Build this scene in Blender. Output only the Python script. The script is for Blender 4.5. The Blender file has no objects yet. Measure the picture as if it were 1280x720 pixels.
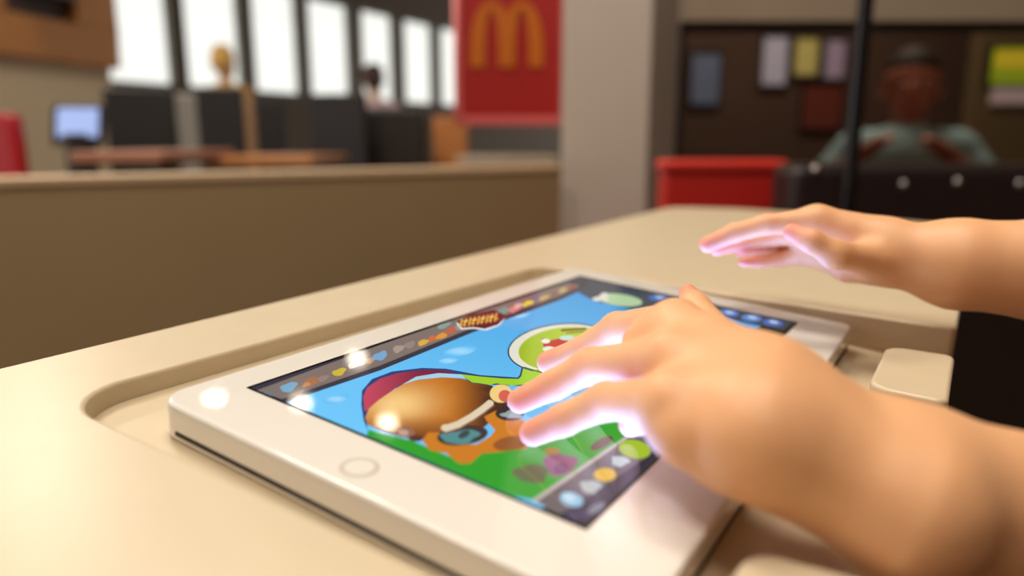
import bpy, bmesh, math, random
import numpy as np
from mathutils import Vector, Matrix
random.seed(5)
SC = bpy.context.scene
COL = SC.collection
V3 = lambda *a: np.array(a, float)

# ------------------------------------------------------------------ frames
FOC = 890.76
CAMZ = 0.80
PITCH = math.atan2(183, FOC)
FW = V3(0, math.cos(PITCH), -math.sin(PITCH)); DN = V3(0, -math.sin(PITCH), -math.cos(PITCH))
EYE = V3(0, 0, CAMZ)
def ray(u, v):
    return V3((u-640)/FOC, 0, 0) + DN*((v-360)/FOC) + FW
def Q(u, v, d):                       # a point at distance d along the viewing axis
    return EYE + ray(u, v)*d
def G(u, v, d):                       # a point at floor distance d
    r = ray(u, v); return EYE + r*(d/r[1])
def on(u, v, P, N):
    r = ray(u, v); return EYE + r*(((P-EYE)@N)/(r@N))
# tablet frame: origin = near right screen corner, A = long way, B = short way, N = up
TA = V3(0.54391336, 0.83914041, 0.00127879); TB = V3(-0.83571731, 0.54155367, 0.09108345)
TN = V3(0.07573927, -0.05061021, 0.99584244); TC = EYE + V3(0.01656322, 0.14453832, -0.08478539)
SW, SH = 0.220, 0.11738
def T(x, y, z=0): return TC + TA*x + TB*y + TN*z
def tb(u, v, z=0):
    P = on(u, v, TC+TN*z, TN) - TC; return P@TA, P@TB
# table frame
P0 = EYE + (lambda r: r*(-.0745/r[2]))(ray(175, 468))
KN = TN*.45 + V3(0, 0, 1)*.55; KN /= np.linalg.norm(KN)
KB = np.cross(KN, TA); KB /= np.linalg.norm(KB); KA = np.cross(KB, KN)
KO = TC - KN*((TC-P0)@KN)             # origin of table coordinates on the table surface
KO = KO
def K(x, y, z=0): return TC + KA*x + KB*y + KN*(((P0-TC)@KN)+z)

# ------------------------------------------------------------------ materials
def lin(c):
    return tuple((x/255/12.92 if x/255 <= .04045 else ((x/255+.055)/1.055)**2.4) for x in c)
MATS = {}
def mat(name, rgb, rough=.5, spec=.5, metal=0, noise=0, nscale=20, bump=0, emit=0, sss=0, stretch=None, coat=0):
    if name in MATS: return MATS[name]
    m = bpy.data.materials.new(name); m.use_nodes = True
    nt = m.node_tree; b = nt.nodes['Principled BSDF']
    c = (*lin(rgb), 1)
    b.inputs['Base Color'].default_value = c
    b.inputs['Roughness'].default_value = rough
    b.inputs['Specular IOR Level'].default_value = spec
    b.inputs['Metallic'].default_value = metal
    if sss:
        b.inputs['Subsurface Weight'].default_value = sss
        b.inputs['Subsurface Radius'].default_value = (1, .35, .2)
        b.inputs['Subsurface Scale'].default_value = .004
    if emit:
        b.inputs['Emission Color'].default_value = c; b.inputs['Emission Strength'].default_value = emit
    if noise or bump:
        tc = nt.nodes.new('ShaderNodeTexCoord'); n = nt.nodes.new('ShaderNodeTexNoise')
        n.inputs['Scale'].default_value = nscale; n.inputs['Detail'].default_value = 5
        mp = nt.nodes.new('ShaderNodeMapping')
        if stretch: mp.inputs['Scale'].default_value = stretch
        nt.links.new(tc.outputs['Object'], mp.inputs[0]); nt.links.new(mp.outputs[0], n.inputs['Vector'])
        if noise:
            r = nt.nodes.new('ShaderNodeMix'); r.data_type = 'RGBA'
            r.inputs['A'].default_value = tuple(x*(1-noise) for x in c[:3])+(1,)
            r.inputs['B'].default_value = tuple(min(1, x*(1+noise)) for x in c[:3])+(1,)
            nt.links.new(n.outputs['Fac'], r.inputs['Factor']); nt.links.new(r.outputs['Result'], b.inputs['Base Color'])
        if bump:
            bp = nt.nodes.new('ShaderNodeBump'); bp.inputs['Strength'].default_value = bump; bp.inputs['Distance'].default_value = .001
            nt.links.new(n.outputs['Fac'], bp.inputs['Height']); nt.links.new(bp.outputs[0], b.inputs['Normal'])
    if coat:
        b.inputs['Coat Weight'].default_value = coat; b.inputs['Coat Roughness'].default_value = .03
    MATS[name] = m
    return m
def attr_mat(name, emit, rough, sss=0, strength=1.0):
    m = bpy.data.materials.new(name); m.use_nodes = True
    nt = m.node_tree; b = nt.nodes['Principled BSDF']
    a = nt.nodes.new('ShaderNodeAttribute'); a.attribute_name = 'Col'
    b.inputs['Roughness'].default_value = rough
    if emit:
        b.inputs['Base Color'].default_value = (.01, .01, .012, 1)
        nt.links.new(a.outputs['Color'], b.inputs['Emission Color']); b.inputs['Emission Strength'].default_value = strength
    else:
        nt.links.new(a.outputs['Color'], b.inputs['Base Color'])
        b.inputs['Subsurface Weight'].default_value = sss
        b.inputs['Subsurface Radius'].default_value = (1, .35, .2)
        b.inputs['Subsurface Scale'].default_value = .006
    return m
def glass_mat(name, tint):
    m = bpy.data.materials.new(name); m.use_nodes = True
    nt = m.node_tree; nt.nodes.remove(nt.nodes['Principled BSDF'])
    o = nt.nodes['Material Output']; t = nt.nodes.new('ShaderNodeBsdfTransparent'); g = nt.nodes.new('ShaderNodeBsdfGlossy')
    t.inputs[0].default_value = (*tint, 1); g.inputs['Roughness'].default_value = .02
    f = nt.nodes.new('ShaderNodeFresnel'); f.inputs[0].default_value = 1.45; mx = nt.nodes.new('ShaderNodeMixShader')
    ge = nt.nodes.new('ShaderNodeNewGeometry'); mm_ = nt.nodes.new('ShaderNodeMath'); mm_.operation = 'SUBTRACT'; mm_.use_clamp = True
    nt.links.new(f.outputs[0], mm_.inputs[0]); nt.links.new(ge.outputs['Backfacing'], mm_.inputs[1]); nt.links.new(mm_.outputs[0], mx.inputs[0]); nt.links.new(t.outputs[0], mx.inputs[1]); nt.links.new(g.outputs[0], mx.inputs[2])
    nt.links.new(mx.outputs[0], o.inputs[0])
    return m

# ------------------------------------------------------------------ objects
ROOT = {}
def tag(o, label=None, cat=None, group=None, kind=None):
    for k, v in (('label', label), ('category', cat), ('group', group), ('kind', kind)):
        if v: o[k] = v
    return o
def thing(name, label, cat, loc=(0, 0, 0), group=None):
    o = bpy.data.objects.new(name, None); COL.objects.link(o); o.location = tuple(float(x) for x in loc)
    o.empty_display_size = .05
    ROOT[o.name] = V3(*loc)
    return tag(o, label, cat, group)
def origin(o):
    return ROOT.get(o.name, V3(0, 0, 0)) if o is not None else V3(0, 0, 0)
class MB:
    def __init__(s): s.v = []; s.f = []; s.c = []
    def add(s, verts, faces):
        n = len(s.v); s.v += [tuple(map(float, p)) for p in verts]; s.f += [tuple(i+n for i in f) for f in faces]; return s
    def box(s, x0, x1, y0, y1, z0, z1, fr=None):
        P = [(x, y, z) for z in (z0, z1) for y in (y0, y1) for x in (x0, x1)]
        if fr: P = [fr(*p) for p in P]
        return s.add(P, [(0, 2, 3, 1), (4, 5, 7, 6), (0, 1, 5, 4), (2, 6, 7, 3), (0, 4, 6, 2), (1, 3, 7, 5)])
    def tube(s, a, b, r0, r1=None, n=16):
        a, b = V3(*a), V3(*b); r1 = r0 if r1 is None else r1
        d = (b-a)/np.linalg.norm(b-a); t = V3(0, 0, 1) if abs(d[2]) < .9 else V3(1, 0, 0)
        p = np.cross(d, t); p /= np.linalg.norm(p); q = np.cross(d, p)
        vs = []
        for c, r in ((a, r0), (b, r1)):
            vs += [c + (p*math.cos(2*math.pi*i/n)+q*math.sin(2*math.pi*i/n))*r for i in range(n)]
        fs = [(i, (i+1) % n, n+(i+1) % n, n+i) for i in range(n)]+[tuple(range(n))[::-1], tuple(range(n, 2*n))]
        return s.add(vs, fs)
    def lathe(s, c, prof, n=24):
        vs = []
        for r, z in prof: vs += [(c[0]+r*math.cos(2*math.pi*i/n), c[1]+r*math.sin(2*math.pi*i/n), c[2]+z) for i in range(n)]
        fs = []
        for j in range(len(prof)-1):
            fs += [(j*n+i, j*n+(i+1) % n, (j+1)*n+(i+1) % n, (j+1)*n+i) for i in range(n)]
        fs += [tuple(range(n))[::-1], tuple(range((len(prof)-1)*n, len(prof)*n))]
        return s.add(vs, fs)
    def build(s, name, m, parent=None, bevel=0, smooth=False, seg=3, colors=None, angle=.7):
        o0 = V3(0, 0, 0); p = parent
        if parent is not None: o0 = origin(parent)
        me = bpy.data.meshes.new(name)
        me.from_pydata([tuple(V3(*v)-o0) for v in s.v], [], s.f)
        me.materials.append(m)
        bm = bmesh.new(); bm.from_mesh(me)
        if colors is None: bmesh.ops.recalc_face_normals(bm, faces=bm.faces)
        if bevel:
            bmesh.ops.remove_doubles(bm, verts=bm.verts, dist=1e-7)
            ed = [e for e in bm.edges if len(e.link_faces) == 2 and e.calc_face_angle(0) > angle]
            bmesh.ops.bevel(bm, geom=ed, offset=bevel, segments=seg, profile=.5, affect='EDGES', clamp_overlap=True)
            smooth = True
        bm.to_mesh(me); bm.free()
        if colors is not None:
            ca = me.color_attributes.new('Col', 'FLOAT_COLOR', 'POINT')
            ca.data.foreach_set('color', np.array([(*c, 1) for c in colors], np.float32).ravel())
        if smooth:
            me.polygons.foreach_set('use_smooth', [True]*len(me.polygons))
            if bevel or True:
                try: me.set_sharp_from_angle(angle=math.radians(40))
                except Exception: pass
        me.update()
        o = bpy.data.objects.new(name, me); COL.objects.link(o)
        if bevel:
            wn_ = o.modifiers.new('weighted_normals', 'WEIGHTED_NORMAL'); wn_.weight = 100; wn_.keep_sharp = True
        if parent is not None: o.parent = parent; ROOT[o.name] = o0
        return o
def struct(name, mb, m, **k):
    o = mb.build(name, m, **k); o['kind'] = 'structure'; return o
def rounded(poly, radii, seg=8):
    out = []; n = len(poly)
    for i in range(n):
        p = np.array(poly[i], float); a = np.array(poly[i-1], float); b = np.array(poly[(i+1) % n], float); r = radii[i]
        if r <= 0: out.append(tuple(p)); continue
        d1 = (a-p)/np.linalg.norm(a-p); d2 = (b-p)/np.linalg.norm(b-p)
        ang = math.acos(max(-1, min(1, d1@d2))); t = r/math.tan(ang/2)
        p1, p2 = p+d1*t, p+d2*t; cdir = (d1+d2)/np.linalg.norm(d1+d2); cc = p+cdir*(r/math.sin(ang/2))
        a1 = math.atan2(*(p1-cc)[::-1]); a2 = math.atan2(*(p2-cc)[::-1]); da = (a2-a1+math.pi) % (2*math.pi)-math.pi
        for k in range(seg+1):
            q = a1+da*k/seg; out.append((cc[0]+r*math.cos(q), cc[1]+r*math.sin(q)))
    return out
def prism(mb, poly, z0, z1, fr):
    n = len(poly)
    vs = [fr(x, y, z0) for x, y in poly]+[fr(x, y, z1) for x, y in poly]
    return mb.add(vs, [tuple(range(n))[::-1], tuple(range(n, 2*n))]+[(i, (i+1) % n, n+(i+1) % n, n+i) for i in range(n)])

# ------------------------------------------------------------------ bodies from smooth-blended limbs
def cone_sdf(P, a, b, ra, rb):
    ba = b-a; l2 = float(ba@ba)
    if l2 < 1e-12: return np.linalg.norm(P-a, axis=-1)-max(ra, rb)
    t = np.clip(((P-a)@ba)/l2, 0, 1)
    return np.linalg.norm(P-a-t[..., None]*ba, axis=-1)-(ra+(rb-ra)*t)
def smin(a, b, k):
    h = np.clip(.5+.5*(b-a)/k, 0, 1); return b+(a-b)*h-k*h*(1-h)
def surface(fn, lo, hi, h):
    lo = np.array(lo, np.float32); n = np.ceil((np.array(hi)-lo)/h).astype(int)+1
    D = np.empty(n, np.float32)
    yy, zz = np.meshgrid(lo[1]+h*np.arange(n[1]), lo[2]+h*np.arange(n[2]), indexing='ij')
    for i0 in range(0, n[0], 16):
        xs = lo[0]+h*np.arange(i0, min(n[0], i0+16))
        P = np.empty((len(xs), n[1], n[2], 3), np.float32)
        P[..., 0] = xs[:, None, None]; P[..., 1] = yy; P[..., 2] = zz
        D[i0:i0+len(xs)] = fn(P)
    S = D < 0
    c = [S[:-1, :-1, :-1], S[1:, :-1, :-1], S[:-1, 1:, :-1], S[1:, 1:, :-1], S[:-1, :-1, 1:], S[1:, :-1, 1:], S[:-1, 1:, 1:], S[1:, 1:, 1:]]
    s = sum(x.astype(np.int8) for x in c); act = (s > 0) & (s < 8)
    idx = -np.ones(act.shape, int); ijk = np.argwhere(act); idx[act] = np.arange(len(ijk))
    acc = np.zeros((len(ijk), 3)); cnt = np.zeros(len(ijk))
    off = [(0, 0, 0), (1, 0, 0), (0, 1, 0), (1, 1, 0), (0, 0, 1), (1, 0, 1), (0, 1, 1), (1, 1, 1)]
    val = [D[ijk[:, 0]+o[0], ijk[:, 1]+o[1], ijk[:, 2]+o[2]] for o in off]
    for i in range(8):
        for j in range(i+1, 8):
            if sum(abs(off[i][k]-off[j][k]) for k in range(3)) != 1: continue
            a, b = val[i], val[j]; m = (a < 0) != (b < 0)
            t = np.where(m, a/np.where(m, a-b, 1), 0)
            p = np.array(off[i])+t[:, None]*(np.array(off[j])-np.array(off[i]))
            acc += p*m[:, None]; cnt += m
    V = lo+(ijk+acc/cnt[:, None])*h
    F = []
    for ax in range(3):
        a1, a2 = (ax+1) % 3, (ax+2) % 3
        sl0 = [slice(None)]*3; sl1 = [slice(None)]*3; sl0[ax] = slice(0, -1); sl1[ax] = slice(1, None)
        X = S[tuple(sl0)] != S[tuple(sl1)]
        e = np.argwhere(X); e = e[(e[:, a1] > 0) & (e[:, a2] > 0) & (e[:, a1] < act.shape[a1]) & (e[:, a2] < act.shape[a2])]
        ins = S[e[:, 0], e[:, 1], e[:, 2]]
        d1 = np.zeros(3, int); d1[a1] = 1; d2 = np.zeros(3, int); d2[a2] = 1
        q = np.stack([idx[tuple((e-d1-d2).T)], idx[tuple((e-d2).T)], idx[tuple(e.T)], idx[tuple((e-d1).T)]], 1)
        q[~ins] = q[~ins][:, ::-1]
        F.append(q)
    return V, np.concatenate(F)
def limb_fn(chains, blend):
    # chains: list of (list of (point, radius), k inside the chain); blended together with blend
    def fn(P):
        out = None
        for pts, k in chains:
            d = None
            for (a, ra), (b, rb) in zip(pts[:-1], pts[1:]):
                e = cone_sdf(P, a.astype(np.float32), b.astype(np.float32), ra, rb); d = e if d is None else smin(d, e, k)
            out = d if out is None else smin(out, d, blend)
        return out
    return fn
def bounds(chains, pad):
    A = np.array([np.r_[p-r, p+r] for pts, _ in chains for p, r in pts])
    return A[:, :3].min(0)-pad, A[:, 3:].max(0)+pad
def raw_obj(name, V, F, m, parent, colors=None):
    o0 = origin(parent)
    me = bpy.data.meshes.new(name); me.from_pydata((V-o0).tolist(), [], F.tolist()); me.materials.append(m)
    me.polygons.foreach_set('use_smooth', [True]*len(me.polygons))
    if colors is not None:
        ca = me.color_attributes.new('Col', 'FLOAT_COLOR', 'POINT')
        ca.data.foreach_set('color', np.c_[colors, np.ones(len(colors))].astype(np.float32).ravel())
    me.update(); o = bpy.data.objects.new(name, me); COL.objects.link(o)
    if parent is not None: o.parent = parent; ROOT[o.name] = o0
    return o

# ================================================================== CAMERA
cd = bpy.data.cameras.new('camera'); cam = bpy.data.objects.new('camera', cd); COL.objects.link(cam); SC.camera = cam
cam.location = (0, 0, CAMZ); cam.rotation_euler = (math.pi/2-PITCH, 0, 0)
cd.sensor_width = 36; cd.lens = FOC/1280*36; cd.clip_start = .01
cd.dof.use_dof = True; cd.dof.focus_distance = .245; cd.dof.aperture_fstop = 4.6; cd.dof.aperture_blades = 0

# ================================================================== TABLE
M_table = mat('table_laminate', (207, 190, 160), rough=.34, spec=.5, noise=.05, nscale=60, bump=.05)
M_dark = mat('dark_leg_metal', (40, 34, 30), rough=.5)
tx = K(200, 60)*0+K(.20, .06)
table = thing('activity_table', 'long beige laminate table with a sunken tray holding the white tablet', 'table', (tx[0], tx[1], 0))
poly = [(-.42, -.066), (.013, -.0645), (.009, -.033), (-.036, -.032), (-.036, .158), (.243, .155), (.243, -.064),
        (.72, -.064), (.700, .10), (.685, .160), (.640, .222), (-.42, .186)]
rad = [.03, .003, .008, .012, .022, .016, .003, .02, .05, .05, .04, .03]
top = MB(); prism(top, rounded(poly, rad), -.030, 0, K)
top.build('table_top', M_table, table, bevel=.0016, seg=3, angle=1.0)
THK = .0113
pad = MB(); prism(pad, rounded([(.135, -.0645), (.197, -.0645), (.195, -.040), (.135, -.040)], [.004, .004, .009, .009]), -.022, -.0005, K)
pad.build('raised_pad', M_table, table, bevel=.0016, seg=3, angle=1.0)
def floor_z(x, y, dz=0):
    p = K(x, y, 0); return -((p-(TC-TN*(THK)))@TN)/(KN@TN)+dz
fl = MB(); pts = [(-.06, -.0632), (.262, -.0632), (.262, .178), (-.06, .178)]
fl.add([K(x, y, floor_z(x, y)) for x, y in pts]+[K(x, y, -.034) for x, y in pts],
       [(0, 1, 2, 3), (7, 6, 5, 4), (0, 4, 5, 1), (1, 5, 6, 2), (2, 6, 7, 3), (3, 7, 4, 0)])
fl.build('tray_floor', M_table, table)
ap = MB()
for (x0, x1, y0, y1) in ((-.36, .62, -.03, -.01), (-.36, .62, .15, .17), (-.36, -.34, -.01, .15), (.60, .62, -.01, .15)):
    ap.box(x0, x1, y0, y1, -.09, -.035, K)
ap.build('apron', mat('apron_brown', (120, 92, 66), rough=.6, noise=.1), table, bevel=.001)
for (x, y) in ((-.33, .0), (-.33, .14), (.59, .0), (.59, .14)):
    p = K(x, y, -.036); lg = MB(); lg.tube((p[0], p[1], 0), p, .018, .022); lg.build('leg', M_dark, table, smooth=True)

# ================================================================== TABLET
M_white = mat('white_casing_plastic', (232, 227, 219), rough=.3, spec=.4, coat=1)
M_grey = mat('casing_side_plastic', (222, 214, 203), rough=.35)
tabl = thing('tablet', 'white cased tablet showing a cartoon burger game, lying in the table tray', 'tablet', T(.11, .055, -THK))
crect = [(-.0213, -.022), (.238, -.022), (.238, .131), (-.0213, .131)]
cs = MB(); prism(cs, rounded(crect, [.007, .006, .007, .009], 10), -THK, 0, T)
cs.build('casing', M_white, tabl, bevel=.0012, seg=4, angle=1.0)
M_slot = mat('black_gap', (18, 14, 12), rough=.6)
sm = MB(); sm.box(-.0216, -.0200, -.012, .121, -.0091, -.0079, T); sm.box(-.005, .228, -.0223, -.0200, -.0091, -.0079, T)
sm.build('casing_gap', M_slot, tabl)
hb = MB(); hx, hy = -.0125, .0573
def disc(mb, x, y, r, z, n=40, fr=T):
    return mb.add([fr(x+r*math.cos(2*math.pi*i/n), y+r*math.sin(2*math.pi*i/n), z) for i in range(n)], [tuple(range(n))])
def ring(mb, x, y, ri, ro, z0, z1, n=48, m=8, fr=T):   # a soft rounded ring
    vs = []; rc = (ri+ro)/2; w = (ro-ri)/2
    for i in range(n):
        t = 2*math.pi*i/n
        for j in range(m+1):
            p = math.pi*j/m; r = rc-w*math.cos(p); vs.append(fr(x+r*math.cos(t), y+r*math.sin(t), z0+(z1-z0)*math.sin(p)))
    fs = []
    for i in range(n):
        for j in range(m):
            a = i*(m+1)+j; b = ((i+1) % n)*(m+1)+j; fs.append((a, b, b+1, a+1))
    return mb.add(vs, fs)
ring(hb, hx, hy, .0036, .0050, .00002, .00016)
hbo = hb.build('home_button', mat('button_ring_grey', (196, 186, 172), rough=.45), tabl, smooth=True)
hbo['label'] = 'round home button with a grey rim'
d_ = MB(); prism(d_, [(hx+.0037*math.cos(2*math.pi*i/40), hy+.0037*math.sin(2*math.pi*i/40)) for i in range(40)], -.0002, .00010, T)
d_.build('button_cap', M_white, hbo)

# ---- the lit screen (flat artwork on the glass)
class Art:
    def __init__(s): s.v = []; s.f = []; s.c = []; s.l = 0
    def poly(s, pts, col, steps=1, raw=False, fn=None):
        P = [p if raw else tb(*p) for p in pts]
        P = [(min(max(x, .0006), SW-.0006), min(max(y, .0006), SH-.0006)) for x, y in P]
        s.l += 1; z = .00028+s.l*.0000025
        c = np.mean(P, 0); n = len(P); base = len(s.v)
        cp = np.mean([p for p in pts], 0)
        s.v.append(T(c[0], c[1], z)); s.c.append(fn(*cp) if fn else lin(col))
        for k in range(1, steps+1):
            w = k/steps
            for i in range(n):
                x, y = c[0]+(P[i][0]-c[0])*w, c[1]+(P[i][1]-c[1])*w; s.v.append(T(x, y, z))
                q = cp+(np.array(pts[i])-cp)*w; s.c.append(fn(*q) if fn else lin(col))
        for i in range(n): s.f.append((base, base+1+i, base+1+(i+1) % n))
        for k in range(1, steps):
            for i in range(n):
                a = base+1+(k-1)*n; b = a+n; s.f.append((a+i, b+i, b+(i+1) % n, a+(i+1) % n))
    def ngon(s, pts, col, raw=False):
        P = [p if raw else tb(*p) for p in pts]; P = [(min(max(x, .0006), SW-.0006), min(max(y, .0006), SH-.0006)) for x, y in P]
        s.l += 1; z = .00028+s.l*.0000025; b = len(s.v); s.v += [T(x, y, z) for x, y in P]; s.c += [lin(col)]*len(P); s.f.append(tuple(range(b, b+len(P))))
    def ell(s, u, v, ru, rv, col, rot=0, wob=0, n=26, fn=None, steps=1):
        cr, sr = math.cos(rot), math.sin(rot)
        pts = []
        for i in range(n):
            t = 2*math.pi*i/n; r = 1+wob*math.sin(3*t+u)+wob*.6*math.sin(5*t+v)
            x, y = ru*math.cos(t)*r, rv*math.sin(t)*r; pts.append((u+x*cr-y*sr, v+x*sr+y*cr))
        s.poly(pts, col, fn=fn, steps=steps)
    def line(s, pts, w, col):
        for (a, b) in zip(pts[:-1], pts[1:]):
            a, b = np.array(a, float), np.array(b, float); d = (b-a)/np.linalg.norm(b-a); nn = np.array((-d[1], d[0]))*w/2; d = d*w*.3
            s.ngon([tuple(a-d+nn), tuple(b+d+nn), tuple(b+d-nn), tuple(a-d-nn)], col)
A_ = Art()
glass = MB(); prism(glass, [(0, 0), (SW, 0), (SW, SH), (0, SH)], -.0002, .00026, T)
glass.build('screen_glass', mat('black_screen_glass', (8, 8, 9), rough=.04), tabl)
R_ = lambda x0, x1, y0, y1: [(x0, y0), (x1, y0), (x1, y1), (x0, y1)]
mix = lambda a, b, t: tuple(x+(y-x)*max(0, min(1, t)) for x, y in zip(a, b))
# sky
def skyfn(x, y): return mix(lin((112, 200, 250)), lin((40, 150, 215)), x/.2)
for k in range(10):
    A_.poly(R_(.0008+k*.0198, .0008+(k+1)*.0198, .012, .1035), (0, 0, 0), raw=True, fn=skyfn)
    A_.l -= 1
A_.l += 1
for (u, v, ru, rv) in ((420, 500, 16, 5), (575, 440, 22, 6), (648, 395, 16, 4), (560, 452, 14, 4)):
    A_.ell(u, v, ru, rv, (0,0,0), rot=-.2, fn=lambda x, y, u=u, v=v, ru=ru, rv=rv: mix(lin((160, 218, 250)), lin((90, 188, 245)), ((x-u)/ru)**2+((y-v)/rv)**2), steps=3)
# top bar
bar = [(308, 485), (725, 345), (742, 349), (745, 358), (356, 503), (330, 494)]
A_.ngon([tb(*p) for p in [(309, 487), (728, 347), (750, 353), (702, 375), (631, 401), (587, 418), (475, 464), (352, 506)]], (54, 50, 62), raw=True)
A_.ngon([(318, 490), (475, 432), (590, 393), (723, 350), (733, 354), (700, 370), (631, 395), (587, 412), (475, 458), (352, 500)], (128, 112, 104))
for (u, v, ru, rv, col) in [(336, 493, 10, 5, (110, 118, 120)), (361, 485, 12, 6.5, (120, 170, 200)), (390, 478, 13, 6, (168, 112, 74)), (383, 482, 6, 3, (200, 140, 90)), (404, 474, 8, 4, (150, 128, 118)),
        (424, 466, 10, 5, (205, 180, 60)), (446, 455, 13, 6, (214, 204, 190)), (462, 452, 8, 4, (190, 150, 110)), (475, 446, 11, 6, (120, 165, 205)), (498, 437, 8, 5, (168, 150, 138)),  # off-white blob after the yellow one paints a downlight's reflection
        (512, 432, 8, 5, (150, 130, 124)), (529, 429, 8, 4, (222, 170, 60)), (541, 424, 7, 4, (205, 110, 60)), (552, 421, 8, 4, (225, 150, 50)), (564, 414, 9, 5, (190, 100, 70)),
        (555, 408, 10, 3.5, (140, 160, 150)), (574, 410, 6, 4, (130, 150, 150)), (627, 390, 12, 4.5, (118, 150, 142)), (643, 387, 9, 4.5, (215, 130, 120)), (648, 383, 7, 3.5, (225, 170, 160)),
        (660, 380, 8, 3.2, (235, 205, 60)), (670, 372, 8, 3, (120, 92, 140)), (680, 373, 8, 3, (205, 165, 90)), (703, 364, 7, 3, (190, 170, 110)), (728, 353, 9, 3.5, (196, 190, 160)), (693, 368, 6, 2.5, (140, 90, 80)), (715, 360, 6, 2.5, (160, 70, 70))]:
    A_.ell(u, v, ru*.9, rv*.85, col, rot=-.35, wob=.12)
# logo plate with jumbled lettering strokes
A_.ngon([(570, 405), (590, 396), (618, 389), (632, 398), (624, 408), (608, 414), (592, 412), (576, 413)], (235, 225, 225))
A_.ngon([(571, 403), (588, 394), (617, 388), (634, 396), (622, 407), (606, 412), (592, 410), (578, 411)], (92, 26, 34))
random.seed(8)
for i in range(9):
    u = 575+i*5.4; v = 405.5-i*.9
    A_.line([(u, v+4), (u+2.5, v-5)], 2.2, (238, 176, 66)); A_.line([(u-1, v-1.5), (u+4, v-2.5)], 1.8, (245, 200, 110)) if i % 2 else A_.line([(u, v+3), (u+4, v+1)], 1.8, (226, 150, 50))
# far column of icons
A_.ngon(R_(.1985, .2185, .002, .1165), (40, 52, 66), raw=True)
A_.ngon([(738, 352), (846, 377), (838, 386), (790, 388), (742, 377), (722, 366)], (52, 66, 82))
A_.ell(775, 376, 28, 7.5, (176, 204, 160), rot=.12); A_.ell(752, 373, 10, 4.5, (222, 218, 205), rot=-.3, wob=.25)
for i, y in enumerate((.066, .054, .042, .030, .019, .009)):
    c = ((60, 110, 190), (90, 140, 210), (60, 100, 175), (70, 120, 200), (84, 130, 205), (60, 100, 180))[i]
    A_.poly([( .2085+.0065*math.cos(t), y+.0045*math.sin(t)) for t in np.linspace(0, 2*math.pi, 18)[:-1]], c, raw=True)
    A_.poly([( .2100+.0022*math.cos(t), y+.0022*math.sin(t)) for t in np.linspace(0, 2*math.pi, 12)[:-1]], (196, 214, 230), raw=True)
# grass
A_.ngon([(455, 548), (460, 539), (515, 553), (565, 574), (585, 580), (602, 568), (655, 560), (700, 540), (790, 520), (860, 480), (860, 520), (780, 551), (672, 628), (640, 622)], (46, 160, 38))
A_.ell(700, 582, 21, 14, (142, 84, 112), wob=.12); A_.ell(701, 588, 9, 7, (112, 56, 96)); A_.ell(664, 594, 22, 12, (96, 104, 68), wob=.1); A_.ell(690, 566, 10, 4, (170, 130, 60)); A_.ell(752, 556, 16, 6, (104, 74, 56), rot=-.5)
c6 = lambda L: [(x/4+440, y/4+440) for x, y in L]
# crimson arc with dark blue outline
A_.ngon(c6([(78, 395), (58, 350), (46, 270), (50, 200), (100, 142), (200, 104), (350, 86), (470, 90), (640, 122), (830, 134), (835, 142), (560, 120), (350, 130), (180, 205), (85, 300), (75, 340)]), (38, 62, 120))
A_.poly(c6([(62, 300), (56, 230), (75, 185), (140, 140), (230, 112), (350, 96), (440, 97), (520, 108), (420, 112), (300, 135), (220, 180), (130, 250), (80, 300)]), (150, 38, 62), fn=lambda x, y: mix(lin((196, 70, 92)), lin((122, 24, 52)), (x-458)/70), steps=3)
A_.ngon(c6([(230, 182), (320, 130), (430, 112), (540, 118), (600, 132), (460, 138), (320, 152)]), (160, 210, 235))
def bunfn(x, y):
    x, y = (x-440)*4, (y-440)*4
    a = math.exp(-(((x-230)/170)**2+((y-270)/90)**2))
    c = mix(lin((196, 112, 14)), lin((246, 202, 128)), a*1.05)
    dk = max((x-480)/190, (y-330)/110*.8, 0)
    return mix(c, lin((74, 36, 16)), dk)
A_.poly(c6([(66, 335), (85, 290), (130, 250), (180, 215), (250, 170), (330, 145), (450, 133), (540, 138), (620, 155), (700, 175), (770, 230), (780, 300), (700, 350), (640, 400), (560, 420), (430, 428), (350, 440), (300, 445), (220, 425), (130, 395), (80, 372)]), (0, 0, 0), steps=8, fn=bunfn)
A_.ell(508, 543, 11, 7, (150, 104, 86), wob=.1); A_.ell(505, 543, 6, 4, (196, 160, 140)); A_.ell(520, 550, 9, 4, (84, 52, 36))
# orange lower shape, teal hollow, cream strip
A_.ngon(c6([(350, 452), (380, 410), (440, 410), (470, 445), (540, 470), (620, 470), (690, 430), (715, 400), (670, 350), (660, 330), (720, 300), (860, 350), (900, 440), (870, 490), (720, 510), (650, 515), (590, 566), (535, 566), (470, 515), (390, 500)]), (206, 124, 28))
A_.ell(578, 546, 32, 12.5, (66, 52, 46), rot=-.12); A_.ell(575, 548, 24, 8.5, (84, 140, 142), rot=-.1, wob=.14); A_.ell(580, 545, 8, 4, (60, 70, 72), rot=-.5)
A_.ell(640, 556, 24, 9, (150, 86, 36), rot=-.15)
A_.line(c6([(470, 395), (530, 375), (600, 335), (650, 300), (690, 268)]), 11, (120, 84, 56))
A_.line(c6([(470, 390), (530, 370), (600, 330), (650, 295), (688, 265)]), 8.5, (226, 206, 176))
A_.ell(557, 537, 6, 4.5, (226, 206, 176)); A_.ell(612, 506, 5, 4, (226, 206, 176))
A_.ell(637, 519, 18, 9, (50, 36, 30)); A_.ell(640, 520, 13, 5, (150, 166, 168), wob=.15)
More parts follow.
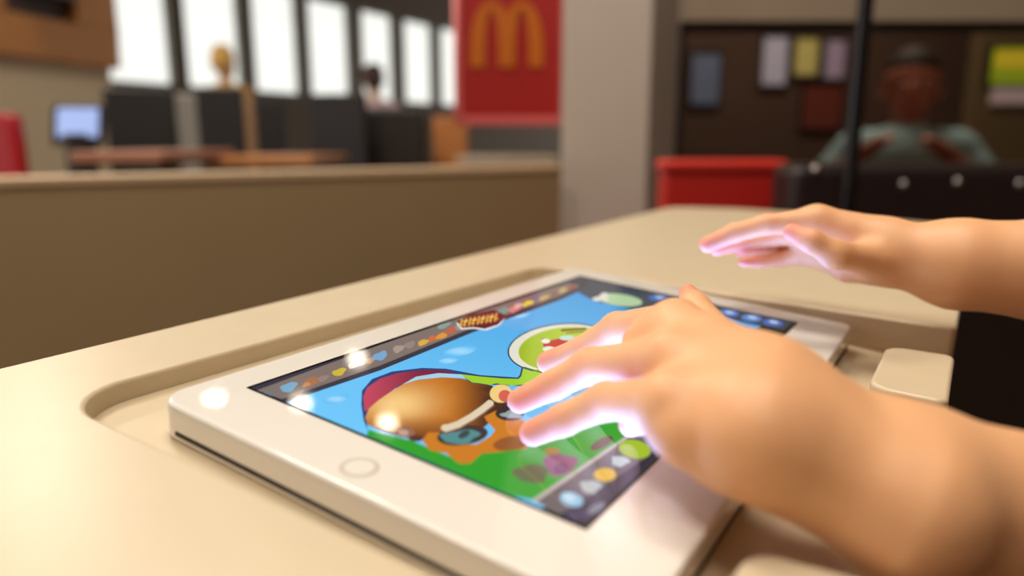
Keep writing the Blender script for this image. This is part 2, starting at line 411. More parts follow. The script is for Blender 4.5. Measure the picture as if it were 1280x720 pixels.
# green leaf and speech bubble
A_.ngon(c6([(540, 112), (640, 124), (760, 134), (826, 136), (838, 122), (848, 80), (1000, 60), (1100, 150), (1000, 190), (860, 178), (720, 172), (640, 170), (590, 160), (560, 132)]), (34, 62, 100))
A_.ngon(c6([(540, 118), (640, 130), (760, 140), (832, 142), (846, 128), (856, 86), (1000, 66), (1100, 150), (1000, 180), (860, 168), (800, 176), (720, 164), (690, 172), (640, 164), (600, 160), (560, 132)]), (160, 206, 34))
def ba(cx, cy, rx, ry, rot=-.08): return [(cx+rx*math.cos(t)*math.cos(rot)-ry*math.sin(t)*math.sin(rot), cy+rx*math.cos(t)*math.sin(rot)+ry*math.sin(t)*math.cos(rot)) for t in np.linspace(0, 2*math.pi, 49)[:-1]]
A_.poly(ba(703, 437, 69, 31.5), (34, 58, 100)); A_.poly(ba(703, 437, 67, 30), (228, 224, 206)); A_.poly(ba(708, 438, 60, 27.5), (168, 198, 22), fn=lambda x, y: mix(lin((160, 186, 12)), lin((186, 214, 60)), (x-650)/100), steps=2)
A_.ngon([(672, 463), (690, 458), (700, 476), (662, 480), (650, 474)], (160, 206, 34)); A_.line([(655, 461), (672, 466), (692, 471)], 1.6, (60, 90, 20))
A_.ngon([(688, 427), (706, 423), (712, 430), (704, 437), (690, 436), (680, 439), (677, 424)], (196, 34, 34)); A_.ell(682, 428, 5.5, 3, (236, 236, 214)); A_.ell(686, 438, 8, 3.4, (226, 232, 206)); A_.ell(709, 424, 10, 3.2, (196, 222, 210)); A_.line([(702, 414.5), (732, 412.5)], 3, (120, 84, 20)); A_.line([(708, 418), (730, 416)], 2, (150, 120, 20))
A_.ell(626, 494, 14, 11.5, (240, 206, 130)); A_.ell(631, 497, 8, 7.5, (214, 96, 76))
# bottom bar
A_.ngon([tb(*p) for p in [(664, 628), (778, 550), (850, 500), (900, 470), (960, 470), (733, 660)]], (196, 182, 176), raw=True)
A_.ngon([tb(*p) for p in [(670, 630), (782, 552), (850, 505), (900, 475), (960, 470), (733, 660)]], (104, 96, 98), raw=True)
A_.ngon([tb(*p) for p in [(700, 646), (812, 571), (900, 500), (960, 440), (998, 404), (733, 662)]], (34, 36, 52), raw=True)
A_.ell(722, 646, 16, 7, (62, 60, 92), rot=-.1); A_.ell(714, 627, 15, 9, (150, 196, 222), rot=.3); A_.ell(711, 625, 8, 5, (196, 226, 240), rot=.3); A_.ell(738, 611, 13, 8, (176, 184, 182), wob=.12); A_.ell(756, 596, 14, 8.5, (226, 180, 44)); A_.ell(775, 579, 11, 6.5, (190, 204, 208), wob=.12); A_.ell(793, 564, 20, 11.5, (160, 190, 30), rot=.2)
A_.ell(745, 638, 12, 5, (120, 124, 134), rot=-.5)
scr = MB(); scr.v = [tuple(p) for p in A_.v]; scr.f = A_.f
so = scr.build('lit_picture', attr_mat('screen_picture', True, .05, strength=1.0), tabl, colors=A_.c)
so['label'] = 'glowing game picture with a burger, green bubble and icon bars'

# the backlight: shines mostly straight out of the panel
from mathutils import Quaternion
sl_ = bpy.data.lights.new('screen_backlight', 'AREA'); sl_.shape = 'RECTANGLE'; sl_.size = SW-.004; sl_.size_y = SH-.004; sl_.energy = .56; sl_.color = (.30, .43, 1.0); sl_.spread = math.radians(130)
slo = bpy.data.objects.new('screen_backlight', sl_); COL.objects.link(slo)
mw = Matrix.Identity(4)
for r_ in range(3): mw[r_][0] = TA[r_]; mw[r_][1] = -TB[r_]; mw[r_][2] = -TN[r_]; mw[r_][3] = T(SW/2, SH/2, .0008)[r_]
slo.matrix_world = mw

# ================================================================== CHILD (arms reach in from the right)
SKIN = attr_mat('skin', False, .48, sss=.3)
def H(u, v, h): return on(u, v, TC+TN*h*.001, TN)
mm = .001
near = [
    ([(H(685, 453, 4.5), 4.0*mm), (H(726, 439, 12), 4.6*mm), (H(772, 411, 23), 5.3*mm), (H(846, 406, 34), 6.6*mm)], .002),
    ([(H(650, 501, 4.3), 3.9*mm), (H(692, 481, 10), 4.4*mm), (H(738, 457, 18), 5.2*mm), (H(838, 450, 31), 6.4*mm)], .002),
    ([(H(666, 541, 4.3), 3.7*mm), (H(704, 525, 9.5), 4.1*mm), (H(757, 501, 17), 4.9*mm), (H(838, 502, 27), 6.2*mm)], .002),
    ([(H(788, 531, 5.5), 3.5*mm), (H(800, 524, 12), 3.9*mm), (H(822, 526, 19), 4.4*mm), (H(856, 545, 22), 6.4*mm)], .002),
    ([(H(860, 366, 37), 2.9*mm), (H(868, 385, 35), 4.6*mm), (H(905, 430, 31), 5.8*mm), (H(945, 470, 28), 8*mm)], .003)]
palm = [
    ([(H(800, 428, 27), 5.2*mm), (H(838, 425, 31), 6.6*mm)], .003),
    ([(H(846, 408, 34), 6.6*mm), (H(890, 440, 32), 9.0*mm), (H(955, 488, 28), 12.5*mm)], .003),
    ([(H(838, 450, 31), 6.6*mm), (H(950, 505, 28), 12.5*mm)], .003),
    ([(H(838, 502, 27), 6.4*mm), (H(950, 530, 26), 12.0*mm)], .003),
    ([(H(858, 537, 22), 7.0*mm), (H(903, 558, 18), 8.6*mm), (H(945, 548, 25), 11*mm)], .003),
    ([(H(955, 490, 27), 11.6*mm), (H(1010, 536, 22), 12.8*mm), (H(1130, 592, 15), 17.0*mm)], .006),
    ([(H(945, 548, 24), 11.1*mm), (H(1010, 572, 21), 12.4*mm), (H(1130, 634, 15), 16.8*mm)], .006)]
nE0 = H(1130, 608, 15); nE1 = Q(1330, 670, .164); nE2 = EYE+V3(.215, 0, 0)+DN*.112+FW*.178
near_arm = [([(nE0, 17.4*mm), (nE1, 22.0*mm), (nE2, 26*mm)], .003)]
def near_fn(P):
    fing = None
    for pts, k in near:
        d = limb_fn([(pts, k)], .001)(P); fing = d if fing is None else smin(fing, d, .0016)
    pl = limb_fn(palm, .009)(P)
    d = smin(fing, pl, .004)
    return smin(d, limb_fn(near_arm, .01)(P), .005)
lo, hi = bounds(near+palm+near_arm, .014)
V1, F1 = surface(near_fn, lo, hi, .0011)
far = [
    ([(Q(884, 306, 0.3360), 3.86*mm), (Q(918, 291, 0.3335), 4.45*mm), (Q(960, 280, 0.3293), 4.87*mm), (Q(1020, 277, 0.3251), 6.72*mm)], .002),
    ([(Q(896, 311, 0.3486), 3.70*mm), (Q(925, 303, 0.3478), 4.20*mm), (Q(962, 296, 0.3461), 4.70*mm), (Q(1012, 288, 0.3360), 6.72*mm)], .002),
    ([(Q(925, 313, 0.3562), 3.36*mm), (Q(955, 309, 0.3562), 4.03*mm), (Q(985, 304, 0.3528), 4.37*mm), (Q(1015, 302, 0.3427), 6.38*mm)], .002),
    ([(Q(928, 328, 0.3444), 2.35*mm), (Q(950, 327, 0.3469), 3.02*mm), (Q(975, 324, 0.3478), 3.70*mm), (Q(1018, 316, 0.3402), 5.88*mm)], .002),
    ([(Q(990, 290, 0.3041), 3.86*mm), (Q(1014, 301, 0.2990), 4.45*mm), (Q(1044, 318, 0.2990), 5.71*mm), (Q(1090, 326, 0.3091), 7.56*mm)], .004)]
fpalm = [
    ([(Q(1022, 277, 0.3251), 7.22*mm), (Q(1104, 303, 0.3175), 10.92*mm)], .002), ([(Q(1012, 290, 0.3343), 6.72*mm), (Q(1104, 308, 0.3209), 10.50*mm)], .002),
    ([(Q(1016, 303, 0.3394), 6.72*mm), (Q(1104, 318, 0.3192), 10.50*mm)], .002), ([(Q(1022, 318, 0.3360), 6.30*mm), (Q(1062, 332, 0.3234), 7.56*mm), (Q(1104, 328, 0.3142), 10.08*mm)], .002),
    ([(Q(1104, 315, 0.3175), 13.02*mm), (Q(1195, 330, 0.3074), 18.8*mm), (Q(1300, 338, 0.2990), 20.9*mm)], .005)]
fE2 = EYE+V3(.345, 0, 0)+DN*.030+FW*.290
far_arm = [([(Q(1300, 338, .2990), 20.9*mm), (fE2, 25*mm)], .002)]
def far_fn(P):
    fing = None
    for pts, k in far:
        d = limb_fn([(pts, k)], .001)(P); fing = d if fing is None else smin(fing, d, .0016)
    return smin(smin(fing, limb_fn(fpalm, .006)(P), .005), limb_fn(far_arm, .01)(P), .003)
lo, hi = bounds(far+fpalm+far_arm, .014)
V2, F2 = surface(far_fn, lo, hi, .0016)
# rest of the small body, standing beside the table just outside the picture
nS = V3(.335, .185, CAMZ-.055); fS = V3(.385, .345, CAMZ-.055)
mid = (nS+fS)/2+V3(.03, -.01, 0); neck = mid+V3(-.005, 0, .035); headc = neck+V3(-.02, 0, .115)
hipc = mid+V3(.02, 0, -.24)
body_ch = [([(nE2, 25*mm), (nS, 32*mm)], .01), ([(fE2, 27*mm), (fS, 32*mm)], .01), ([(nS, .034), (fS, .034)], .01),
           ([(mid+V3(0, 0, -.03), .066), (mid+V3(.01, 0, -.14), .070), (hipc, .074)], .02),
           ([(neck+V3(0, 0, -.03), .032), (headc+V3(0, 0, -.03), .034)], .01),
           ([(headc+V3(-.006, 0, -.035), .058), (headc+V3(.012, 0, .02), .076)], .03),
           ([(headc+V3(-.075, 0, -.012), .007), (headc+V3(-.068, 0, .012), .006)], .006),
           ([(headc+V3(.004, .082, -.005), .010), (headc+V3(.004, .084, -.02), .008)], .006),
           ([(headc+V3(.004, -.082, -.005), .010), (headc+V3(.004, -.084, -.02), .008)], .006)]
for s in (-1, 1):
    h0 = hipc+V3(0, .05*s, -.02); kn = V3(h0[0]-.01, h0[1], .24); an = V3(h0[0]+.005, h0[1], .045)
    body_ch.append(([(h0, .055), (kn, .040), (an, .026)], .02)); body_ch.append(([(an, .026), (an+V3(-.09, 0, -.022), .020)], .01))
lo, hi = bounds(body_ch, .015); V3_, F3_ = surface(limb_fn(body_ch, .02), lo, hi, .0065)
Vb = np.concatenate([V1, V2, V3_]); Fb = np.concatenate([F1, F2+len(V1), F3_+len(V1)+len(V2)])
col = np.tile(np.array(lin((230, 174, 127))), (len(Vb), 1))
pink = np.array(lin((228, 138, 120)))
for p, r in [(ch[0][0][0], .013) for ch in near]+[(ch[0][0][0], .014) for ch in far]:
    w = np.clip(1-np.linalg.norm(Vb-p, axis=1)/r, 0, 1)[:, None]*.9; col = col*(1-w)+pink*w
for ch in near[:4]+far[:4]:      # a little redder over the knuckles
    for q in (1, 2):
        w = np.clip(1-np.linalg.norm(Vb-ch[0][q][0], axis=1)/.008, 0, 1)[:, None]*.35; col = col*(1-w)+pink*w
child = thing('person', 'small child in a dark shirt reaching both bare arms over the tablet', 'person', (hipc[0], hipc[1], 0))
raw_obj('body', Vb, Fb, SKIN, child, col)
for q in (-1, 1):
    e = MB(); e.lathe(tuple(headc+V3(-.0660, .024*q, .004)), [(.0008, -.005), (.006, -.002), (.0062, .002), (.0008, .005)], n=14); e.build('eye', mat('eye_dark', (40, 28, 24), rough=.3), child, smooth=True)
e = MB(); hm = headc+V3(-.064, 0, -.042); e.tube(hm+V3(0, -.013, 0), hm+V3(-.003, 0, -.001), .003, n=10); e.tube(hm+V3(-.003, 0, -.001), hm+V3(0, .013, 0), .003, n=10)
e.build('lips', mat('lip', (180, 92, 84), rough=.5), child, smooth=True)
M_nail = mat('finger_nail', (236, 170, 158), rough=.3, sss=.1)
def shell(name, chains, blend, h, m, parent, cut=None):
    lo, hi = bounds(chains, .02); f = limb_fn(chains, blend)
    g = (lambda P: np.maximum(f(P), cut(P))) if cut else f
    V, F = surface(g, lo, hi, h); return raw_obj(name, V, F, m, parent)
sh = lambda L, e: [([(p, r+e) for p, r in pts], k) for pts, k in L]
tors = [([(nE2+(nS-nE2)*.35, 33*mm), (nS, 38*mm)], .01), ([(fE2+(fS-fE2)*.35, 33*mm), (fS, 38*mm)], .01), ([(nS, .041), (fS, .041)], .01), ([(mid+V3(0, 0, -.03), .074), (mid+V3(.01, 0, -.14), .079), (hipc, .084)], .02)]
shell('shirt', tors, .02, .0065, mat('dark_shirt', (46, 40, 44), rough=.9, noise=.1, nscale=40), child)
for q in (-1, 1):
    an = V3(hipc[0]-.0+.005, hipc[1]+.05*q, .045)
    shell('shoe', [([(V3(an[0], an[1], .040), .036), (V3(an[0]-.085, an[1], .026), .031)], .01)], .02, .005, mat('shoe_blue', (52, 60, 82), rough=.7), child, cut=lambda P: .004-P[..., 2])
shell('hair', [([(headc+V3(.02, 0, .03), .080), (headc+V3(.03, 0, -.01), .074)], .02)], .02, .006, mat('brown_hair', (70, 46, 30), rough=.6, noise=.2, nscale=60), child)
trou = []
for s in (-1, 1):
    h0 = hipc+V3(0, .05*s, -.02); trou.append(([(h0, .066), (V3(h0[0]-.01, h0[1], .24), .050), (V3(h0[0]+.005, h0[1], .08), .040)], .02))
shell('trousers', trou+[([(hipc+V3(0,-.02,0), .086), (hipc+V3(0, .02, 0), .086)], .02)], .02, .0065, mat('denim', (40, 52, 84), rough=.9, noise=.1, nscale=60), child)

# ================================================================== ROOM
FLZ = 0
M_floor = mat('floor_tiles', (120, 98, 78), rough=.4, noise=.15, nscale=3)
M_ceil = mat('ceiling_dark', (62, 48, 38), rough=.8, noise=.1)
SILL, LINT = CAMZ+.47, CAMZ+1.52
def at_z(u, v, z): r = ray(u, v); return EYE+r*((z-CAMZ)/r[2])
Pa, Pb = at_z(150, 105, SILL), at_z(570, 134, SILL)
wd = Pb-Pa; wd[2] = 0; wl = np.linalg.norm(wd); wd /= wl; wn = V3(wd[1], -wd[0], 0)
def wallx(u):                          # where column u meets the window wall
    return ((on(u, 120, Pa, wn)-Pa)@wd)
def Wf(x, y, z): return V3(Pa[0], Pa[1], 0)+wd*x-wn*y+V3(0, 0, z)   # x along, y outward behind
edges = [(128, 226), (238, 312), (322, 383), (391, 446), (456, 500), (508, 548), (553, 580), (588, 610), (617, 637)]
wins = [(wallx(a), wallx(b)) for a, b in edges]
x0 = wallx(-60); x1 = wallx(760)
M_wall_b = mat('wall_dark_brown', (100, 86, 72), rough=.8, noise=.1)
wb = MB(); wb.box(x0, x1, 0, .15, 0, SILL, Wf); wb.box(x0, x1, 0, .15, LINT, 2.9, Wf)
prev = x0
for a, b in wins: wb.box(prev, a, 0, .15, SILL, LINT, Wf); prev = b
wb.box(prev, x1, 0, .15, SILL, LINT, Wf)
struct('wall_back', wb, M_wall_b)
ca_, cb_ = Wf(x0, .1, 0), Wf(x1, .1, 0)
rp = [(ca_[0], -1.3), (3.7, -1.3), (3.7, max(cb_[1], 4.5)), (cb_[0], max(cb_[1], 4.5)), (cb_[0], cb_[1]), (ca_[0], ca_[1])]
struct('floor', prism(MB(), rp, -.05, 0, lambda x, y, z: V3(x, y, z)), M_floor)
struct('ceiling', prism(MB(), rp, 2.9, 2.95, lambda x, y, z: V3(x, y, z)), M_ceil)
M_rear = mat('wall_warm_grey', (120, 100, 82), rough=.8, noise=.03)
struct('wall_front', MB().box(ca_[0], 3.7, -1.42, -1.301, 0, 2.9), M_rear)
struct('wall_side', MB().box(3.701, 3.82, -1.3, 4.5, 0, 2.9), M_rear)
M_fr = mat('window_frame_grey', (120, 116, 104), rough=.5); M_pane = glass_mat('window_pane', (.97, .98, .97))
for i, (a, b) in enumerate(wins):
    w = MB(); t = .03
    w.box(a, a+t, .03, .09, SILL, LINT, Wf); w.box(b-t, b, .03, .09, SILL, LINT, Wf); w.box(a+t, b-t, .03, .09, SILL, SILL+t, Wf); w.box(a+t, b-t, .03, .09, LINT-t, LINT, Wf)
    wo = w.build(f'window_{i+1}', M_fr); wo['kind'] = 'structure'
    MB().box(a+t, b-t, .055, .061, SILL+t, LINT-t, Wf).build('pane', M_pane, wo)
# nearer cream wall with the wooden surround at the upper left
La, Lb = G(-140, 100, 3.3), G(139, 100, 4.6)
ld = Lb-La; ld[2] = 0; ll = np.linalg.norm(ld); ld /= ll; ln = V3(ld[1], -ld[0], 0)
def Lf(x, y, z): return V3(La[0], La[1], 0)+ld*x-ln*y+V3(0, 0, z)
struct('wall_left', MB().box(-.6, ll, 0, .2, 0, 2.9, Lf), mat('cream_wall', (214, 196, 162), rough=.7, noise=.03))
zb = CAMZ+ (177-80)/FOC*4.0
lc = thing('display_cabinet', 'brown wooden wall surround framing a dark screen at the upper left', 'cabinet', Lf(ll*.6, -.06, zb))
M_wood = mat('honey_wood', (172, 112, 46), rough=.5, noise=.2, nscale=6, stretch=(1, 1, 8))
cb = MB(); cb.box(-.4, ll-.02, -.10, -.003, zb, zb+.22, Lf); cb.box(ll-.32, ll-.02, -.10, -.003, zb+.22, 2.7, Lf); cb.box(-.4, ll*.42, -.10, -.003, zb+.22, 2.7, Lf)
cb.build('surround', M_wood, lc, bevel=.008)
MB().box(ll*.42, ll-.32, -.03, -.005, zb+.22, 2.7, Lf).build('back_panel', mat('dark_panel', (60, 34, 24), rough=.6), lc)
tv = thing('wall_screen', 'dark switched-off screen hung inside the wooden surround', 'screen', Lf(ll*.68, -.14, zb+.30))
MB().box(ll*.50, ll-.38, -.17, -.035, zb+.32, 2.6, Lf).build('housing', mat('tv_black', (26, 22, 24), rough=.3), tv, bevel=.01)
MB().box(ll*.50+.03, ll-.41, -.172, -.1705, zb+.35, 2.57, Lf).build('screen', mat('tv_glass', (16, 15, 18), rough=.1), tv)

# half-height partition beyond the table
PTZ = CAMZ-.052
Ra, Rb = at_z(0, 222, PTZ), at_z(703, 206, PTZ)
Ra, Rb = Ra+(Ra-Rb)*.6, Rb
pd = Rb-Ra; pd[2] = 0; plen = np.linalg.norm(pd); pd /= plen; pn = V3(pd[1], -pd[0], 0)
def Pf(x, y, z): return V3(Ra[0], Ra[1], 0)+pd*x-pn*y+V3(0, 0, z)
pr = thing('low_partition', 'low brown booth partition with a pale cap behind the table', 'partition', Pf(plen/2, .03, 0))
MB().box(0, plen, .004, .05, 0, PTZ-.014, Pf).build('panel', mat('partition_brown', (158, 136, 100), rough=.55, noise=.05, nscale=8), pr)
MB().box(-.004, plen+.003, 0, .055, PTZ-.014, PTZ, Pf).build('cap', mat('partition_cap', (214, 186, 150), rough=.4), pr, bevel=.003)

# pillar
pc = G(752, 177, 1.72)
w0, w1, w2 = G(702, 177, 1.72)[0], G(808, 177, 1.72)[0], G(846, 177, 1.90)[0]
pm = MB(); zc = 2.9
base = [(w0, 1.72), (w1, 1.70), (w2, 1.92), (w0+.06, 1.98)]
prism(pm, base, 0, zc, lambda x, y, z: V3(x, y, z))
struct('pillar', pm, mat('pillar_taupe', (192, 180, 168), rough=.6, noise=.02), bevel=.004)

# red sign with the golden arches
sd = 1.80
def Sg(u, v, d=sd): return G(u, v, d)
sx0, sx1 = Sg(577, 100)[0], Sg(700, 100)[0]; sz0 = Sg(640, 146)[2]; sz1 = CAMZ+.46
sign = thing('hanging_sign', 'red hanging sign with golden arches emblem beside the taupe pillar', 'sign', ((sx0+sx1)/2, sd, sz0))
sb = MB().box(sx0, sx1, sd, sd+.012, sz0, sz1).build('sign_panel', mat('sign_red', (160, 18, 14), rough=.45), sign)
fr = MB(); fr.box(sx0-.018, sx0, sd-.004, sd+.02, sz0-.016, sz1+.016); fr.box(sx1, sx1+.004, sd-.004, sd+.02, sz0-.016, sz1+.016); fr.box(sx0-.018, sx1+.004, sd-.004, sd+.02, sz0-.02, sz0); fr.box(sx0-.018, sx1+.004, sd-.004, sd+.02, sz1, sz1+.016)
fr.build('frame', mat('sign_frame_pink', (206, 96, 96), rough=.3), sign, bevel=.002)
for x in (sx0+.03, sx1-.03): MB().tube((x, sd+.006, sz1+.016), (x, sd+.006, 2.9), .003).build('hanger', M_dark, sign, smooth=True)
# emblem: two tall arches side by side
uL, uM, uR = 597, 633, 670
mx_ = [Sg(u, 60)[0] for u in (588, 633.5, 679)]; mz0 = Sg(633, 84)[2]; mz1 = Sg(633, 2)[2]; hgt = mz1-mz0
def arch(mb, xa, xb, dy=0):
    n = 26; out = []; inn = []; w = (xb-xa); th = .13*w
    for i in range(n+1):
        t = math.pi*i/n; cx = (xa+xb)/2; st = max(0, math.sin(t))
        out.append((cx-w/2*math.cos(t)*1.0, mz0+hgt*st**.62)); inn.append((cx-(w/2*.34)*math.cos(t), mz0+(hgt*.88)*st**.8))
    for i in range(n):
        q = [out[i], out[i+1], inn[i+1], inn[i]]
        mb.add([(x, sd-.004-dy, z) for x, z in q]+[(x, sd+.001, z) for x, z in q], [(0, 1, 2, 3), (7, 6, 5, 4), (0, 4, 5, 1), (2, 6, 7, 3)])
am = MB(); ww = (mx_[2]-mx_[0]); arch(am, mx_[0], mx_[0]+ww*.585); arch(am, mx_[2]-ww*.585, mx_[2], .0012)
am.build('arches', mat('arches_gold', (190, 100, 12), rough=.4), sign)

# ---- dining area seen over the partition
M_chair = mat('chair_black', (34, 30, 30), rough=.5); M_seat = mat('chair_seat_brown', (120, 78, 48), rough=.5); M_ttop = mat('table_orange_wood', (176, 118, 70), rough=.4, noise=.15, nscale=5)
def frame_at(p, rz):
    c, s = math.cos(rz), math.sin(rz)
    return lambda x, y, z: V3(p[0]+x*c-y*s, p[1]+x*s+y*c, p[2]+z)
def chair(name, p, rz, w, hb, mback, label, group=None, cat='chair'):
    r = thing(name, label, cat, (p[0], p[1], 0), group); fr = frame_at((p[0], p[1], 0), rz)
    MB().box(-w/2, w/2, -.2, .2, .43, .47, fr).build('seat', M_seat, r, bevel=.01)
    MB().box(-w/2, w/2, .17, .21, .56, hb, fr).build('backrest', mback, r, bevel=.015)
    for sx in (-1, 1):
        for sy in (-1, 1):
            a = fr(sx*(w/2-.02), sy*.18, 0); b = fr(sx*(w/2-.03), sy*.18, .435 if sy < 0 else .62)
            MB().tube(a, b, .012).build('leg', M_chair, r, smooth=True)
    return r
def place(u, d): q = G(u, 177, d); return (q[0], q[1], 0)
chair('dining_chair', place(170, 3.2), .3, .30, 1.04, M_chair, 'black high-backed chair just right of the cream wall corner', 'black dining chairs')
chair('dining_chair', place(262, 3.0), .1, .20, 1.03, M_chair, 'narrow black chair beneath the gap after the first window', 'black dining chairs')
chair('dining_chair', place(322, 4.15), .2, .28, 1.04, M_chair, 'black chair beneath the third window', 'black dining chairs')
chair('dining_chair', place(400, 2.97), -.2, .26, 1.00, M_chair, 'black chair beneath the fourth window, left of the dark booth', 'black dining chairs')
chair('wooden_chair', place(559, 3.4), 0, .17, .92, mat('orange_wood', (206, 132, 70), rough=.5), 'orange wooden chair left of the red sign bottom')
def booth(name, u0, u1, d, h, m, label, dep=.25):
    a, b = G(u0, 177, d), G(u1, 177, d); r = thing(name, label, 'booth', ((a[0]+b[0])/2, d, 0))
    MB().box(a[0], b[0], d, d+.10, 0, h).build('backrest', m, r, bevel=.02)
    MB().box(a[0], b[0], d+.10, d+.10+dep, 0, .45).build('seat', m, r, bevel=.02)
    return r
booth('booth_bench', 412, 532, 3.3, .95, mat('booth_black', (36, 30, 28), rough=.45), 'long dark booth bench beneath the fifth and sixth windows')
def table(u, d, w, z, m, label):
    p = place(u, d); r = thing('dining_table', label, 'table', p, 'small dining tables')
    MB().box(p[0]-w/2, p[0]+w/2, d-.25, d+.25, z-.03, z).build('table_top', m, r, bevel=.006)
    MB().tube((p[0], d, 0.02), (p[0], d, z-.03), .03).build('pole', M_chair, r, smooth=True)
    MB().tube((p[0], d, 0), (p[0], d, .02), .2, n=28).build('base', M_chair, r, smooth=True)
table(200, 2.12, .24, .775, mat('table_rose_wood', (170, 116, 92), rough=.4, noise=.1, nscale=5), 'rosy brown table near the corner chair')
table(352, 2.5, .34, .755, M_ttop, 'orange brown table beneath the third window')
table(635, 3.2, .42, .74, mat('table_beige', (186, 168, 146), rough=.4), 'beige table standing under the red sign')
def boxthing(name, cat, label, u0, u1, v0, v1, d, dep, m, bev=.01, base=None):
    a, b = G(u0, v1, d), G(u1, v0, d); z0 = a[2] if base is None else base
    o = MB().box(a[0], b[0], d, d+dep, z0, b[2])
    r = o.build(name, m, bevel=bev); return tag(r, label, cat)
# red padded stool at far left, screen terminal
rt_ = thing('red_chair', 'red chair at the far left edge behind the partition', 'chair', place(-5, 2.3))
a, b = G(-30, 177, 2.3), G(20, 177, 2.3); zt = G(0, 142, 2.3)[2]
M_redc = mat('red_vinyl', (176, 30, 40), rough=.35)
MB().box(a[0], b[0], 2.3, 2.36, .50, zt).build('backrest', M_redc, rt_, bevel=.02); MB().box(a[0], b[0], 2.0, 2.3, .42, .48).build('seat', M_redc, rt_, bevel=.02)
for x in (a[0]+.02, b[0]-.02):
    for y in (2.02, 2.33): MB().tube((x, y, 0), (x, y, .5), .012).build('leg', M_chair, rt_, smooth=True)
kd = 2.5; ka, kb = G(62, 177, kd), G(126, 177, kd); kz0, kz1 = G(90, 182, kd)[2], G(90, 130, kd)[2]
kio = thing('touch_terminal', 'black touch terminal with a pale blue lit screen, left of the corner', 'terminal', ((ka[0]+kb[0])/2, kd, 0))
kf = lambda x, y, z: V3(x, kd+y+(z-kz0)*.25, z)
MB().box(ka[0], kb[0], 0, .03, kz0, kz1, kf).build('housing', M_chair, kio, bevel=.008)
MB().box(ka[0]+.022, kb[0]-.012, -.002, 0, kz0+.03, kz1-.012, kf).build('screen', mat('terminal_screen', (150, 172, 226), rough=.2, emit=.6), kio)
MB().tube(((ka[0]+kb[0])/2, kd+.03, 0.02), ((ka[0]+kb[0])/2, kd+.03, kz0+.04), .05).build('stand', M_chair, kio, smooth=True)
MB().tube(((ka[0]+kb[0])/2, kd+.03, 0), ((ka[0]+kb[0])/2, kd+.03, .02), .16, n=28).build('base', M_chair, kio, smooth=True)

chair('grey_chair', place(211, 3.9), .1, .30, 1.06, mat('chair_grey', (150, 146, 138), rough=.5), 'light grey chair between the two leftmost black chairs')
chair('wooden_chair', place(292, 3.55), 0, .09, 1.0, mat('tan_wood', (170, 132, 92), rough=.5), 'slim tan wooden chair beneath the second window')
